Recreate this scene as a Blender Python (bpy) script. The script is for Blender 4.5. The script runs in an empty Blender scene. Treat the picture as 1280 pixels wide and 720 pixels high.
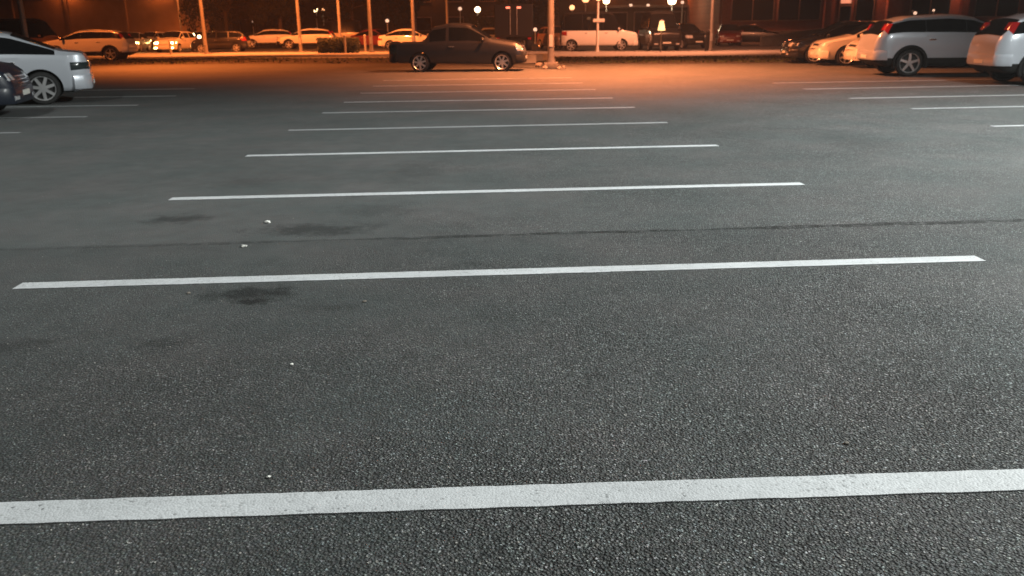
import bpy, bmesh, math, random
from mathutils import Vector, Matrix
random.seed(7)
R = math.radians
scene = bpy.context.scene
COL = scene.collection

# ------------------------------------------------------------------ camera
F_PX, CX, CY = 1058.0, 640.0, 360.0          # focal length in pixels of the 1280x720 photograph
H_CAM, PITCH, ROLL = 1.325, math.asin(0.2925), 0.0125
_f = Vector((0, math.cos(PITCH), -math.sin(PITCH)))
_r0 = Vector((1, 0, 0)); _u0 = Vector((0, math.sin(PITCH), math.cos(PITCH)))
_r = math.cos(ROLL)*_r0 - math.sin(ROLL)*_u0
_u = math.sin(ROLL)*_r0 + math.cos(ROLL)*_u0

def G(px, py, z=0.0):
    """ground point that was read off the photograph at (px, py)"""
    d = _f + (px-CX)/F_PX*_r + (CY-py)/F_PX*_u
    t = (z-H_CAM)/d.z
    return Vector((0, 0, H_CAM)) + d*t

def at(px, py, Y):
    """point at distance Y that was read off the photograph at (px, py)"""
    d = _f + (px-CX)/F_PX*_r + (CY-py)/F_PX*_u
    return Vector((0, 0, H_CAM)) + d*(Y/d.y)

cam_d = bpy.data.cameras.new('camera')
cam = bpy.data.objects.new('camera', cam_d); COL.objects.link(cam)
m3 = Matrix((_r, _u, -_f)).transposed()
cam.matrix_world = Matrix.Translation((0, 0, H_CAM)) @ m3.to_4x4()
cam_d.sensor_width = 36; cam_d.lens = F_PX/1280*36
cam_d.clip_start = .05; cam_d.clip_end = 3000
cam_d.dof.use_dof = True; cam_d.dof.focus_distance = 2.7; cam_d.dof.aperture_fstop = 6.3
scene.camera = cam

# ------------------------------------------------------------------ world and view
w = bpy.data.worlds.new('World'); scene.world = w; w.use_nodes = True
nt = w.node_tree; nt.nodes.clear()
out = nt.nodes.new('ShaderNodeOutputWorld'); bg = nt.nodes.new('ShaderNodeBackground')
bg.inputs[0].default_value = (.0085, .0036, .0020, 1); bg.inputs[1].default_value = 1.0   # light-polluted night sky
nt.links.new(bg.outputs[0], out.inputs[0])
vs = scene.view_settings
vs.view_transform = 'Standard'; vs.look = 'None'; vs.exposure = 0; vs.gamma = 1; vs.use_curve_mapping = False
scene.cycles.use_denoising = True
scene.cycles.sample_clamp_indirect = 4.0
scene.cycles.max_bounces = 6

HAZE = .0006
SODIUM = (1.0, .215, .042)
WHITE = (.955, 1.0, .965)

# ------------------------------------------------------------------ materials
def mat(name, col, rough=.6, metal=0, spec=.5, coat=0, emit=None, estr=0, noise=None, bump=0, trans=0):
    m = bpy.data.materials.new(name); m.use_nodes = True
    n = m.node_tree.nodes; b = n['Principled BSDF']; L = m.node_tree.links
    b.inputs['Base Color'].default_value = (*col, 1)
    b.inputs['Roughness'].default_value = rough
    b.inputs['Metallic'].default_value = metal
    b.inputs['Specular IOR Level'].default_value = spec
    b.inputs['Coat Weight'].default_value = coat
    b.inputs['Coat Roughness'].default_value = .06
    b.inputs['Transmission Weight'].default_value = trans
    if emit:
        b.inputs['Emission Color'].default_value = (*emit, 1); b.inputs['Emission Strength'].default_value = estr
    if noise:
        sc, amt = noise
        tc = n.new('ShaderNodeTexCoord'); nz = n.new('ShaderNodeTexNoise')
        nz.inputs['Scale'].default_value = sc; nz.inputs['Detail'].default_value = 6
        L.new(tc.outputs['Object'], nz.inputs['Vector'])
        mr = n.new('ShaderNodeMapRange'); mr.inputs[1].default_value = .3; mr.inputs[2].default_value = .7
        mr.inputs[3].default_value = 1-amt; mr.inputs[4].default_value = 1+amt
        L.new(nz.outputs[0], mr.inputs[0])
        mx = n.new('ShaderNodeMix'); mx.data_type = 'RGBA'; mx.blend_type = 'MULTIPLY'; mx.inputs[0].default_value = 1
        mx.inputs[6].default_value = (*col, 1)
        L.new(mr.outputs[0], mx.inputs[7]); L.new(mx.outputs[2], b.inputs['Base Color'])
        if bump:
            bp = n.new('ShaderNodeBump'); bp.inputs['Strength'].default_value = bump; bp.inputs['Distance'].default_value = .02
            L.new(nz.outputs[0], bp.inputs['Height']); L.new(bp.outputs[0], b.inputs['Normal'])
    return m

class NG:
    """tiny helper for node arithmetic"""
    def __init__(s, m): s.t = m.node_tree; s.n = s.t.nodes; s.l = s.t.links
    def math(s, op, a, b=None, c=None, clamp=False):
        x = s.n.new('ShaderNodeMath'); x.operation = op; x.use_clamp = clamp
        for i, v in enumerate((a, b, c)):
            if v is None: continue
            if isinstance(v, (int, float)): x.inputs[i].default_value = v
            else: s.l.new(v, x.inputs[i])
        return x.outputs[0]
    def noise(s, vec, scale, detail=4, rough=.55):
        x = s.n.new('ShaderNodeTexNoise'); x.inputs['Scale'].default_value = scale
        x.inputs['Detail'].default_value = detail; x.inputs['Roughness'].default_value = rough
        s.l.new(vec, x.inputs['Vector']); return x.outputs[0]
    def vor(s, vec, scale, feat='F1'):
        x = s.n.new('ShaderNodeTexVoronoi'); x.feature = feat; x.inputs['Scale'].default_value = scale
        s.l.new(vec, x.inputs['Vector']); return x
    def mr(s, v, a, b, c, d):
        x = s.n.new('ShaderNodeMapRange'); s.l.new(v, x.inputs[0])
        for i, k in enumerate((a, b, c, d)): x.inputs[i+1].default_value = k
        return x.outputs[0]

def asphalt_material():
    m = bpy.data.materials.new('worn_asphalt'); m.use_nodes = True
    g = NG(m); b = g.n['Principled BSDF']
    tc = g.n.new('ShaderNodeTexCoord'); P = tc.outputs['Object']
    sp = g.n.new('ShaderNodeSeparateXYZ'); g.l.new(P, sp.inputs[0]); X, Y = sp.outputs[0], sp.outputs[1]
    v1 = g.vor(P, 118); v2 = g.vor(P, 150)
    cs = g.n.new('ShaderNodeSeparateColor'); g.l.new(v1.outputs['Color'], cs.inputs[0])
    cs2 = g.n.new('ShaderNodeSeparateColor'); g.l.new(v2.outputs['Color'], cs2.inputs[0])
    # aggregate: most stones dark, a few pale and brightened to stand for glints
    st1 = g.math('POWER', cs.outputs[0], 6.0)
    st2 = g.math('POWER', cs2.outputs[0], 11.0)
    stone = g.math('ADD', g.math('MULTIPLY', st1, .16), g.math('MULTIPLY', st2, .50))
    # gaps between stones are darker, shade of the pits put in
    gap = g.mr(v1.outputs['Distance'], .30, .72, 1.0, .14)
    val = g.math('MULTIPLY', g.math('ADD', stone, .052), gap)
    # coarse near mix, grazing light at the right put into its contrast; smoother elsewhere
    coarse = g.math('ADD', g.mr(g.noise(P, .8, 4), .35, .65, -.18, .18), g.math('SUBTRACT', g.mr(X, -1.6, 1.8, .42, .95), g.mr(Y, 2.2, 6.5, 0, .45)), clamp=True)
    val = g.math('ADD', g.math('MULTIPLY', val, coarse), g.math('MULTIPLY', g.math('SUBTRACT', 1.0, coarse), .068))
    big = g.mr(g.noise(P, .55, 5), .3, .7, .84, 1.14)
    mid = g.mr(g.noise(P, 5.0, 5), .3, .7, .88, 1.12)
    val = g.math('MULTIPLY', g.math('MULTIPLY', val, big), mid)
    # paving joint across the bays: a0 + s*X
    A, B = G(0, 312), G(1280, 275)
    s = (B.y-A.y)/(B.x-A.x); wob = g.math('MULTIPLY', g.math('SUBTRACT', g.noise(P, 2.2, 6), .5), .10)
    d = g.math('ADD', g.math('SUBTRACT', g.math('SUBTRACT', Y, A.y - s*A.x), g.math('MULTIPLY', X, s)), wob)
    joint_w = g.mr(g.noise(P, 1.3, 5), .35, .65, .014, .055)
    crack = g.math('MULTIPLY', g.math('LESS_THAN', g.math('ABSOLUTE', d), joint_w), g.math('MULTIPLY', g.mr(g.noise(P, 14, 3), .36, .55, .25, .9), g.mr(X, -2.6, 1.5, .30, 1.0)))
    # the paving beyond the joint is a finer, slightly paler mix
    beyond = g.math('GREATER_THAN', d, 0)
    val = g.math('MULTIPLY', val, g.math('MULTIPLY_ADD', beyond, .22, 1.0))
    val = g.math('MULTIPLY', val, g.math('SUBTRACT', 1.0, crack))
    # oil stains and old patches with shapes of their own
    for px, py, rx, ry, k in ((312, 368, .25, .16, .6), (322, 377, .12, .06, .5), (222, 274, .24, .17, .46), (395, 287, .45, .2, .44), (470, 262, .34, .2, .2),
                              (520, 215, .3, .7, .16), (310, 228, .35, .3, .2), (408, 385, .16, .07, .26), (15, 432, .2, .12, .34),
                              (205, 428, .14, .07, .28), (1060, 175, .5, 1.1, .2), (930, 545, .07, .05, .3), (745, 470, .05, .03, .3), (590, 330, .09, .05, .25)):
        c = G(px, py)
        dx = g.math('DIVIDE', g.math('SUBTRACT', X, c.x), rx); dy = g.math('DIVIDE', g.math('SUBTRACT', Y, c.y), ry)
        rr = g.math('SQRT', g.math('ADD', g.math('MULTIPLY', dx, dx), g.math('MULTIPLY', dy, dy)))
        rr = g.math('ADD', rr, g.math('MULTIPLY', g.math('SUBTRACT', g.noise(P, 7.0, 9, .8), .5), 4.2))
        msk = g.mr(rr, .35, 1.15, k*1.2, 0.0)
        val = g.math('MULTIPLY', val, g.math('SUBTRACT', 1.0, msk))
    cc = g.n.new('ShaderNodeCombineColor')
    tint = g.math('MULTIPLY', g.mr(cs2.outputs[1], 0, 1, .90, 1.12), g.mr(g.noise(P, 1.1, 3), .35, .65, .93, 1.04))
    g.l.new(g.math('MULTIPLY', g.math('MULTIPLY', val, tint), .955), cc.inputs[0]); g.l.new(val, cc.inputs[1])
    g.l.new(g.math('MULTIPLY', val, g.mr(cs2.outputs[2], 0, 1, .93, 1.07)), cc.inputs[2])
    g.l.new(cc.outputs[0], b.inputs['Base Color'])
    b.inputs['Roughness'].default_value = .8
    b.inputs['Specular IOR Level'].default_value = .3
    h = g.math('ADD', g.math('MULTIPLY', v1.outputs['Distance'], -1.0), g.math('MULTIPLY', g.noise(P, 40, 3), .5))
    bp = g.n.new('ShaderNodeBump'); bp.inputs['Strength'].default_value = .8; bp.inputs['Distance'].default_value = .011
    g.l.new(g.math('SUBTRACT', .84, g.math('MULTIPLY', g.math('MULTIPLY', coarse, cs.outputs[1]), .42)), b.inputs['Roughness'])
    g.l.new(g.mr(coarse, 0, 1, .25, .95), bp.inputs['Strength'])
    g.l.new(h, bp.inputs['Height']); g.l.new(bp.outputs[0], b.inputs['Normal'])
    return m

def paint_line_material(name='road_paint', k=1.0):
    m = bpy.data.materials.new(name); m.use_nodes = True
    g = NG(m); b = g.n['Principled BSDF']
    ge = g.n.new('ShaderNodeNewGeometry'); P = ge.outputs['Position']
    v = g.vor(P, 120)
    cs = g.n.new('ShaderNodeSeparateColor'); g.l.new(v.outputs['Color'], cs.inputs[0])
    pit = g.math('MULTIPLY', g.mr(cs.outputs[0], .90, .99, 0, 1), g.mr(g.noise(P, 9, 4), .45, .65, .1, .6))
    wear = g.math('MULTIPLY', g.mr(g.noise(P, 42, 8, .75), .55, .66, 0, .6), g.mr(g.noise(P, 1.4, 4), .46, .64, 0, 1))
    pit = g.math('MAXIMUM', pit, wear)
    base = g.math('MULTIPLY', g.mr(g.noise(P, 22, 6, .7), .3, .7, .50, .62), g.math('SUBTRACT', 1, pit))
    base = g.math('MULTIPLY', base, g.mr(g.noise(P, 1.7, 4), .3, .7, .86*k, 1.05*k))
    cc = g.n.new('ShaderNodeCombineColor')
    for i, k_ in enumerate((.965, 1.0, 1.035)): g.l.new(g.math('MULTIPLY', base, k_), cc.inputs[i])
    g.l.new(cc.outputs[0], b.inputs['Base Color']); b.inputs['Roughness'].default_value = .6
    bp = g.n.new('ShaderNodeBump'); bp.inputs['Strength'].default_value = .35; bp.inputs['Distance'].default_value = .004
    g.l.new(g.math('MULTIPLY', v.outputs['Distance'], -1.0), bp.inputs['Height']); g.l.new(bp.outputs[0], b.inputs['Normal'])
    return m

def brick_material(name, c1, c2, mortar, scale=1.0):
    m = bpy.data.materials.new(name); m.use_nodes = True
    g = NG(m); b = g.n['Principled BSDF']
    tc = g.n.new('ShaderNodeTexCoord')
    mp = g.n.new('ShaderNodeMapping'); mp.inputs['Rotation'].default_value = (R(90), 0, 0)
    g.l.new(tc.outputs['Object'], mp.inputs[0])
    br = g.n.new('ShaderNodeTexBrick'); br.inputs['Scale'].default_value = 4*scale
    br.inputs['Color1'].default_value = (*c1, 1); br.inputs['Color2'].default_value = (*c2, 1); br.inputs['Mortar'].default_value = (*mortar, 1)
    g.l.new(mp.outputs[0], br.inputs['Vector']); g.l.new(br.outputs[0], b.inputs['Base Color'])
    b.inputs['Roughness'].default_value = .85
    return m

M = {
    'asphalt': asphalt_material(),
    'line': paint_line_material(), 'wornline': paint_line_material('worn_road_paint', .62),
    'far_asphalt': mat('far_asphalt', (.055, .055, .055), .75, noise=(1.5, .25)),
    'earth': mat('earth', (.045, .04, .03), .95, noise=(.6, .3)),
    'soil': mat('soil', (.035, .030, .022), .95, noise=(3, .4), bump=.6),
    'grass': mat('grass', (.030, .042, .014), .9),
    'concrete': mat('concrete', (.30, .29, .27), .85, noise=(5, .15), bump=.2),
    'oldconcrete': mat('old_concrete', (.13, .12, .105), .9, noise=(9, .35), bump=.4),
    'kerb': mat('kerb', (.36, .35, .33), .85, noise=(4, .2)),
    'rock': mat('rock', (.17, .15, .13), .9, noise=(8, .3), bump=.4),
    'darkpole': mat('weathered_pole', (.15, .14, .135), .6, noise=(3, .2)),
    'galv': mat('galvanised', (.42, .42, .42), .5, .35, noise=(6, .12)),
    'polepaint': mat('pole_paint', (.24, .225, .21), .55, noise=(3, .1)),
    'headgrey': mat('lamp_housing', (.22, .22, .22), .5),
    'silver': mat('silver_paint', (.47, .50, .55), .34, .2, coat=1),
    'white': mat('white_paint', (.74, .74, .72), .35, coat=1),
    'cream': mat('cream_paint', (.66, .62, .54), .35, coat=1),
    'beige': mat('beige_paint', (.42, .37, .29), .4, .2, coat=1),
    'navy': mat('dark_blue_paint', (.010, .014, .024), .4, spec=.3, coat=.25),
    'black': mat('black_paint', (.010, .010, .011), .3, coat=1),
    'charcoal': mat('charcoal_paint', (.019, .019, .021), .40, 0, spec=.35, coat=.35),
    'grey': mat('grey_paint', (.16, .165, .17), .35, .4, coat=1),
    'red': mat('red_paint', (.30, .035, .025), .35, coat=1),
    'maroon': mat('maroon_paint', (.14, .022, .020), .35, coat=1),
    'brown': mat('brown_paint', (.22, .13, .075), .4, coat=1),
    'glass': mat('tinted_glass', (.006, .007, .008), .05, spec=.6),
    'plastic': mat('black_plastic', (.010, .010, .010), .75, spec=.25),
    'rubber': mat('rubber', (.012, .012, .012), .8),
    'alloy': mat('alloy', (.72, .72, .73), .28, .75),
    'chrome': mat('chrome', (.82, .82, .83), .12, 1),
    'lens': mat('lamp_lens', (.62, .64, .66), .12, .3, coat=1),
    'redlens': mat('red_lens', (.34, .012, .012), .15, coat=1),
    'smokelens': mat('smoked_lens', (.018, .028, .028), .15, coat=.5),
    'plate': mat('number_plate', (.6, .6, .56), .5),
    'lit_head': mat('lit_headlamp', (1, .9, .6), .3, emit=(1, .58, .17), estr=60),
    'lit_red': mat('lit_red_lamp', (.8, .1, .1), .3, emit=(1, .22, .12), estr=2.6),
    'lit_sodium': mat('lit_sodium_lens', (1, .6, .3), .3, emit=(1, .36, .08), estr=30),
    'lit_white': mat('lit_white_lens', (1, 1, 1), .3, emit=(.93, 1, .97), estr=30),
    'lit_globe': mat('lit_pale_globe', (1, 1, 1), .3, emit=(1, .70, .36), estr=9),
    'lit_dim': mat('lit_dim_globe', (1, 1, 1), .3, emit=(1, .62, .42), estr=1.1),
    'lit_orange': mat('lit_orange_globe', (1, .6, .3), .3, emit=(1, .42, .18), estr=2.6),
    'lit_window': mat('lit_window', (1, .7, .5), .5, emit=(1, .42, .26), estr=.55),
    'lit_amber': mat('lit_amber_lamp', (1, .8, .5), .4, emit=(1, .60, .24), estr=2.2),
    'brick': brick_material('red_brick', (.20, .075, .055), (.26, .10, .07), (.22, .18, .16)),
    'render': mat('tan_render', (.30, .20, .13), .9, noise=(.8, .15)),
    'darkrender': mat('dark_render', (.045, .035, .030), .9, noise=(.8, .2)),
    'roofing': mat('roofing', (.05, .045, .045), .8),
    'frame': mat('window_frame', (.20, .15, .13), .6),
    'bark': mat('bark', (.06, .042, .03), .95, noise=(9, .4), bump=.5),
    'leafdark': mat('dark_leaf', (.007, .012, .005), .8),
    'leafhedge': mat('hedge_leaf', (.022, .034, .012), .7),
    'grit': mat('grit', (.36, .35, .33), .8),
    'paper': mat('paper', (.72, .72, .68), .8),
    'leafdry': mat('dry_leaf', (.22, .13, .05), .8),
    'signwhite': mat('sign_white', (.72, .72, .70), .5),
}

# ------------------------------------------------------------------ helpers
def link(name, me, parent=None, loc=None):
    o = bpy.data.objects.new(name, me); COL.objects.link(o)
    if parent: o.parent = parent
    if loc is not None: o.location = loc
    return o

def obj(name, bm, m, parent=None, smooth=None):
    me = bpy.data.meshes.new(name)
    bmesh.ops.recalc_face_normals(bm, faces=bm.faces[:]) if smooth is not False else None
    bm.to_mesh(me); bm.free()
    for x in (m if isinstance(m, (list, tuple)) else [m]): me.materials.append(x)
    if smooth:
        for p in me.polygons: p.use_smooth = True
        me.set_sharp_from_angle(angle=R(smooth))
    return link(name, me, parent)

def tag(o, label=None, cat=None, group=None, kind=None):
    if label: o['label'] = label
    if cat: o['category'] = cat
    if group: o['group'] = group
    if kind: o['kind'] = kind
    return o

def empty(name, loc=(0, 0, 0), rz=0):
    o = bpy.data.objects.new(name, None); COL.objects.link(o)
    o.location = loc; o.rotation_euler = (0, 0, rz); o.empty_display_size = .3
    return o

def kids(o): return [c for c in bpy.data.objects if c.parent == o]

def copy_tree(o, parent=None):
    c = o.copy(); COL.objects.link(c); c.parent = parent
    for ch in kids(o): copy_tree(ch, c)
    return c

def box(bm, x0, x1, y0, y1, z0, z1, bev=0):
    r = bmesh.ops.create_cube(bm, size=1)
    vs = r['verts']
    for v in vs:
        v.co = Vector(((x0+x1)/2+v.co.x*(x1-x0), (y0+y1)/2+v.co.y*(y1-y0), (z0+z1)/2+v.co.z*(z1-z0)))
    if bev:
        es = list({e for v in vs for e in v.link_edges})
        bmesh.ops.bevel(bm, geom=es, offset=bev, segments=2, affect='EDGES', profile=.6)

def tube(bm, pts, radii, n=12, cap=True):
    rings = []
    pts = [Vector(p) for p in pts]
    if isinstance(radii, (int, float)): radii = [radii]*len(pts)
    for i, p in enumerate(pts):
        a = pts[max(i-1, 0)]; b = pts[min(i+1, len(pts)-1)]
        t = (b-a).normalized()
        s = t.orthogonal().normalized() if i == 0 else (s - t*s.dot(t)).normalized()
        q = t.cross(s)
        rings.append([bm.verts.new(p + radii[i]*(math.cos(2*math.pi*k/n)*s + math.sin(2*math.pi*k/n)*q)) for k in range(n)])
    for a, b in zip(rings, rings[1:]):
        for k in range(n): bm.faces.new((a[k], a[(k+1) % n], b[(k+1) % n], b[k]))
    if cap:
        bm.faces.new(rings[0][::-1]); bm.faces.new(rings[-1])

def ball(bm, c, r, seg=14, squash=1):
    res = bmesh.ops.create_uvsphere(bm, u_segments=seg, v_segments=max(6, seg//2), radius=r)
    for v in res['verts']: v.co = Vector((v.co.x+c[0], v.co.y+c[1], v.co.z*squash+c[2]))

def sheet(name, pts, z, m, label_kind='structure'):
    bm = bmesh.new()
    bm.faces.new([bm.verts.new((p[0], p[1], z)) for p in pts])
    bmesh.ops.recalc_face_normals(bm, faces=bm.faces[:])
    if bm.faces[:][0].normal.z < 0: bmesh.ops.reverse_faces(bm, faces=bm.faces[:])
    me = bpy.data.meshes.new(name); bm.to_mesh(me); bm.free(); me.materials.append(m)
    o = link(name, me); o['kind'] = label_kind
    return o

# ------------------------------------------------------------------ ground
sheet('ground', [(-400, -200), (400, -200), (400, 500), (-400, 500)], -.008, M['earth'])
vn = [G(-500, 86), G(110, 81.5), G(300, 79.7), G(655, 79.5), G(850, 79.5), G(1000, 78.5), G(1500, 70)]    # near edge of the planted verge
vf = [G(-500, 77), G(110, 74.5), G(300, 73.3), G(655, 72), G(850, 71.5), G(1000, 70.0), G(1500, 61)]      # its far edge
pf = [G(-500, 70), G(110, 68.0), G(300, 66.3), G(655, 65.0), G(850, 65.0), G(1000, 63.0), G(1500, 54)]    # far edge of the footpath
sheet('parking_lot', [(-40, -16), (45, -16)] + [(p.x, p.y) for p in vn[::-1]], 0, M['asphalt'])
far = [(p.x, p.y) for p in pf]
sheet('far_parking_lot', far + [(80, 80), (60, 92), (-75, 92), (-90, 80)], 0, M['far_asphalt'])
sheet('footpath', [(p.x, p.y) for p in vf] + [(p.x, p.y) for p in pf[::-1]], .03, M['concrete'])

def kerb(name, line, label, z1=.12, wd=.15):
    bm = bmesh.new()
    pts = [Vector((p.x, p.y, 0)) for p in line]
    for a, b in zip(pts, pts[1:]):
        n = max(1, int((b-a).length/1.0))
        for i in range(n):
            p, q = a.lerp(b, (i+.004)/n), a.lerp(b, (i+.996)/n)
            t = (q-p).normalized(); s = Vector((-t.y, t.x, 0))*wd/2
            lo = [bm.verts.new(v) for v in (p-s, q-s, q+s, p+s)]
            hi = [bm.verts.new(v+Vector((0, 0, z1+random.uniform(-.004, .004)))) for v in (p-s, q-s, q+s, p+s)]
            bm.faces.new(hi); bm.faces.new(lo[::-1])
            for k in range(4): bm.faces.new((lo[k], lo[(k+1) % 4], hi[(k+1) % 4], hi[k]))
    o = obj(name, bm, M['kerb']); o['kind'] = 'structure'
    return o
kerb('kerb', vf, '', .05)
kerb('kerb', pf, '', .06)

# verge: bare soil with rough grass
bm = bmesh.new()
rows = []
for a, b in zip(vn, vf):
    rows.append((a, b))
grid = []
for i in range(61):
    t = i/60*(len(rows)-1); k = min(int(t), len(rows)-2); fr = t-k
    a = rows[k][0].lerp(rows[k+1][0], fr); b = rows[k][1].lerp(rows[k+1][1], fr)
    grid.append([bm.verts.new((*a.lerp(b, j/8).xy, .006 + (.04*random.random() if 0 < j < 8 else 0))) for j in range(9)])
for r0, r1 in zip(grid, grid[1:]):
    for j in range(8): bm.faces.new((r0[j], r1[j], r1[j+1], r0[j+1]))
o = obj('verge_soil', bm, M['soil'], smooth=60); o['kind'] = 'structure'
bm = bmesh.new()
for i in range(9000):
    t = random.random()*(len(rows)-1); k = min(int(t), len(rows)-2); fr = t-k
    c = rows[k][0].lerp(rows[k+1][0], fr).lerp(rows[k][1].lerp(rows[k+1][1], fr), random.uniform(.05, .95))
    if abs(c.x) > 40: continue
    a = random.random()*6.28; hh = random.uniform(.02, .09); wd = random.uniform(.03, .09)
    d = Vector((math.cos(a), math.sin(a), 0))*wd
    le = Vector((random.uniform(-.08, .08), random.uniform(-.08, .08), hh))
    b0 = Vector((c.x, c.y, .01))
    bm.faces.new([bm.verts.new(b0-d), bm.verts.new(b0+d), bm.verts.new(b0+le)])
g = obj('grass', bm, M['grass'], smooth=False); g['kind'] = 'stuff'
tag(g, 'short rough dark grass growing on the verge beyond the car park', 'grass')

# ------------------------------------------------------------------ painted bay lines
def line_quad(a, b, width, ragged=True):
    a = Vector((a.x, a.y, 0)); b = Vector((b.x, b.y, 0))
    mid = (a+b)/2; t = (b-a).normalized(); s = Vector((-t.y, t.x, 0)); Lh = (b-a).length
    bm = bmesh.new(); n = max(8, int(Lh/.06)); up = []; dn = []
    for i in range(n+1):
        p = a + t*Lh*i/n - mid
        j1 = random.uniform(-.0022, .0022); j2 = random.uniform(-.0022, .0022)
        up.append(bm.verts.new(p + s*(width/2+j1))); dn.append(bm.verts.new(p - s*(width/2+j2)))
    for i in range(n): bm.faces.new((dn[i], dn[i+1], up[i+1], up[i]))
    ring = dn + up[::-1]; lo = [bm.verts.new(v.co - Vector((0, 0, .003))) for v in ring]
    for k in range(len(ring)):
        j = (k+1) % len(ring); bm.faces.new((ring[k], lo[k], lo[j], ring[j]))
    return bm, mid

def bay_line(a, b, label, group, width=.12, m='line'):
    bm, mid = line_quad(a, b, width)
    o = obj('parking_line', bm, M[m], smooth=False)
    o.location = (mid.x, mid.y, .004)
    tag(o, label, 'parking line', group)
    return o

ga, gb = G(0, 642.5), G(1280, 600)
t = (gb-ga).normalized()
bay_line(ga - t*1.2, gb + t*1.2, 'long white bay line nearest the camera, running off both sides', 'white lines of the middle bays')
mids = [((22, 358), (1225, 323.5)), ((213, 249), (1003, 230)), ((308, 195), (897, 182)), ((361, 163), (834, 153.3)),
        ((403, 141.3), (793, 134.3)), ((430, 128), (766, 122.5))]
nth = ['second', 'third', 'fourth', 'fifth', 'sixth', 'seventh', 'eighth', 'ninth', 'tenth']
extra = ['just beyond the oil stain', 'beyond the paving joint', '', '', '', '']
ends = []
for k, (p, q) in enumerate(mids):
    a, b = G(*p), G(*q); ends.append((a, b))
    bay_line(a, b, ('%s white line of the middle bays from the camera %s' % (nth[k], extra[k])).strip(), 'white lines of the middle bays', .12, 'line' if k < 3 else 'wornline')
a, b = ends[-1]; st = (ends[-1][0] - ends[1][0])/4
for k in range(3):
    a = a + st; b = b + st
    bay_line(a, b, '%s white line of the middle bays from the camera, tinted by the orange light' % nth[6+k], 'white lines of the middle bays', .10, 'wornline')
lefts = [(24, 166), (108, 146), (172, 131.5), (220, 120), (243, 111)]
for k, p in enumerate(lefts):
    b = G(*p); a = b + Vector((-5.5, -.12, 0))
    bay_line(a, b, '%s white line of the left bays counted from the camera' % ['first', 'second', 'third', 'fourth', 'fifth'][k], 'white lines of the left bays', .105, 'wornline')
rights = [(1240, 158), (1140, 136), (1062, 123), (1005, 111.5), (966, 104)]
for k, p in enumerate(rights):
    a = G(*p); b = a + Vector((5.5, .42, 0))
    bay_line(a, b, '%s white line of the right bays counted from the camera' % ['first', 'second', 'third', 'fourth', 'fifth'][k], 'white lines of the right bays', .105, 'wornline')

# ------------------------------------------------------------------ bits lying on the asphalt
def scrap(px, py, r, m, name, label, cat):
    c = G(px, py); bm = bmesh.new()
    bmesh.ops.create_icosphere(bm, subdivisions=2, radius=r)
    for v in bm.verts:
        v.co *= random.uniform(.65, 1.25); v.co.z = v.co.z*.45 + r*.33
    for v in bm.verts: v.co.z = max(v.co.z, 0)
    o = obj(name, bm, m, smooth=50); o.location = (c.x, c.y, .0005); o.rotation_euler[2] = random.random()*6
    tag(o, label, cat, 'litter and grit scattered on the asphalt')
scrap(336, 597, .0075, M['paper'], 'paper_scrap', 'tiny white paper scrap just above the nearest bay line', 'litter')
scrap(335, 278.5, .022, M['paper'], 'paper_scrap', 'small white paper scrap beyond the paving joint beside a dark stain', 'litter')
scrap(305, 308.5, .018, M['paper'], 'paper_scrap', 'small white paper scrap lying on the paving joint', 'litter')
scrap(455.5, 377.5, .012, M['rock'], 'pebble', 'pale pebble just in front of the second middle bay line', 'pebble')
scrap(1058, 555, .0085, M['rock'], 'pebble', 'pale pebble right of centre above the nearest bay line', 'pebble')
scrap(236, 367, .011, M['rock'], 'pebble', 'tiny pebble left of the oil stain in front of the second bay line', 'pebble')
scrap(365, 456, .008, M['paper'], 'paper_scrap', 'tiny pale paper scrap alone on the open asphalt left of centre', 'litter')

# ------------------------------------------------------------------ cars
def interp(keys, x):
    if x <= keys[0][0]: return keys[0][1]
    for (a, va), (b, vb) in zip(keys, keys[1:]):
        if x <= b: return va + (vb-va)*(x-a)/(b-a)
    return keys[-1][1]

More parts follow.
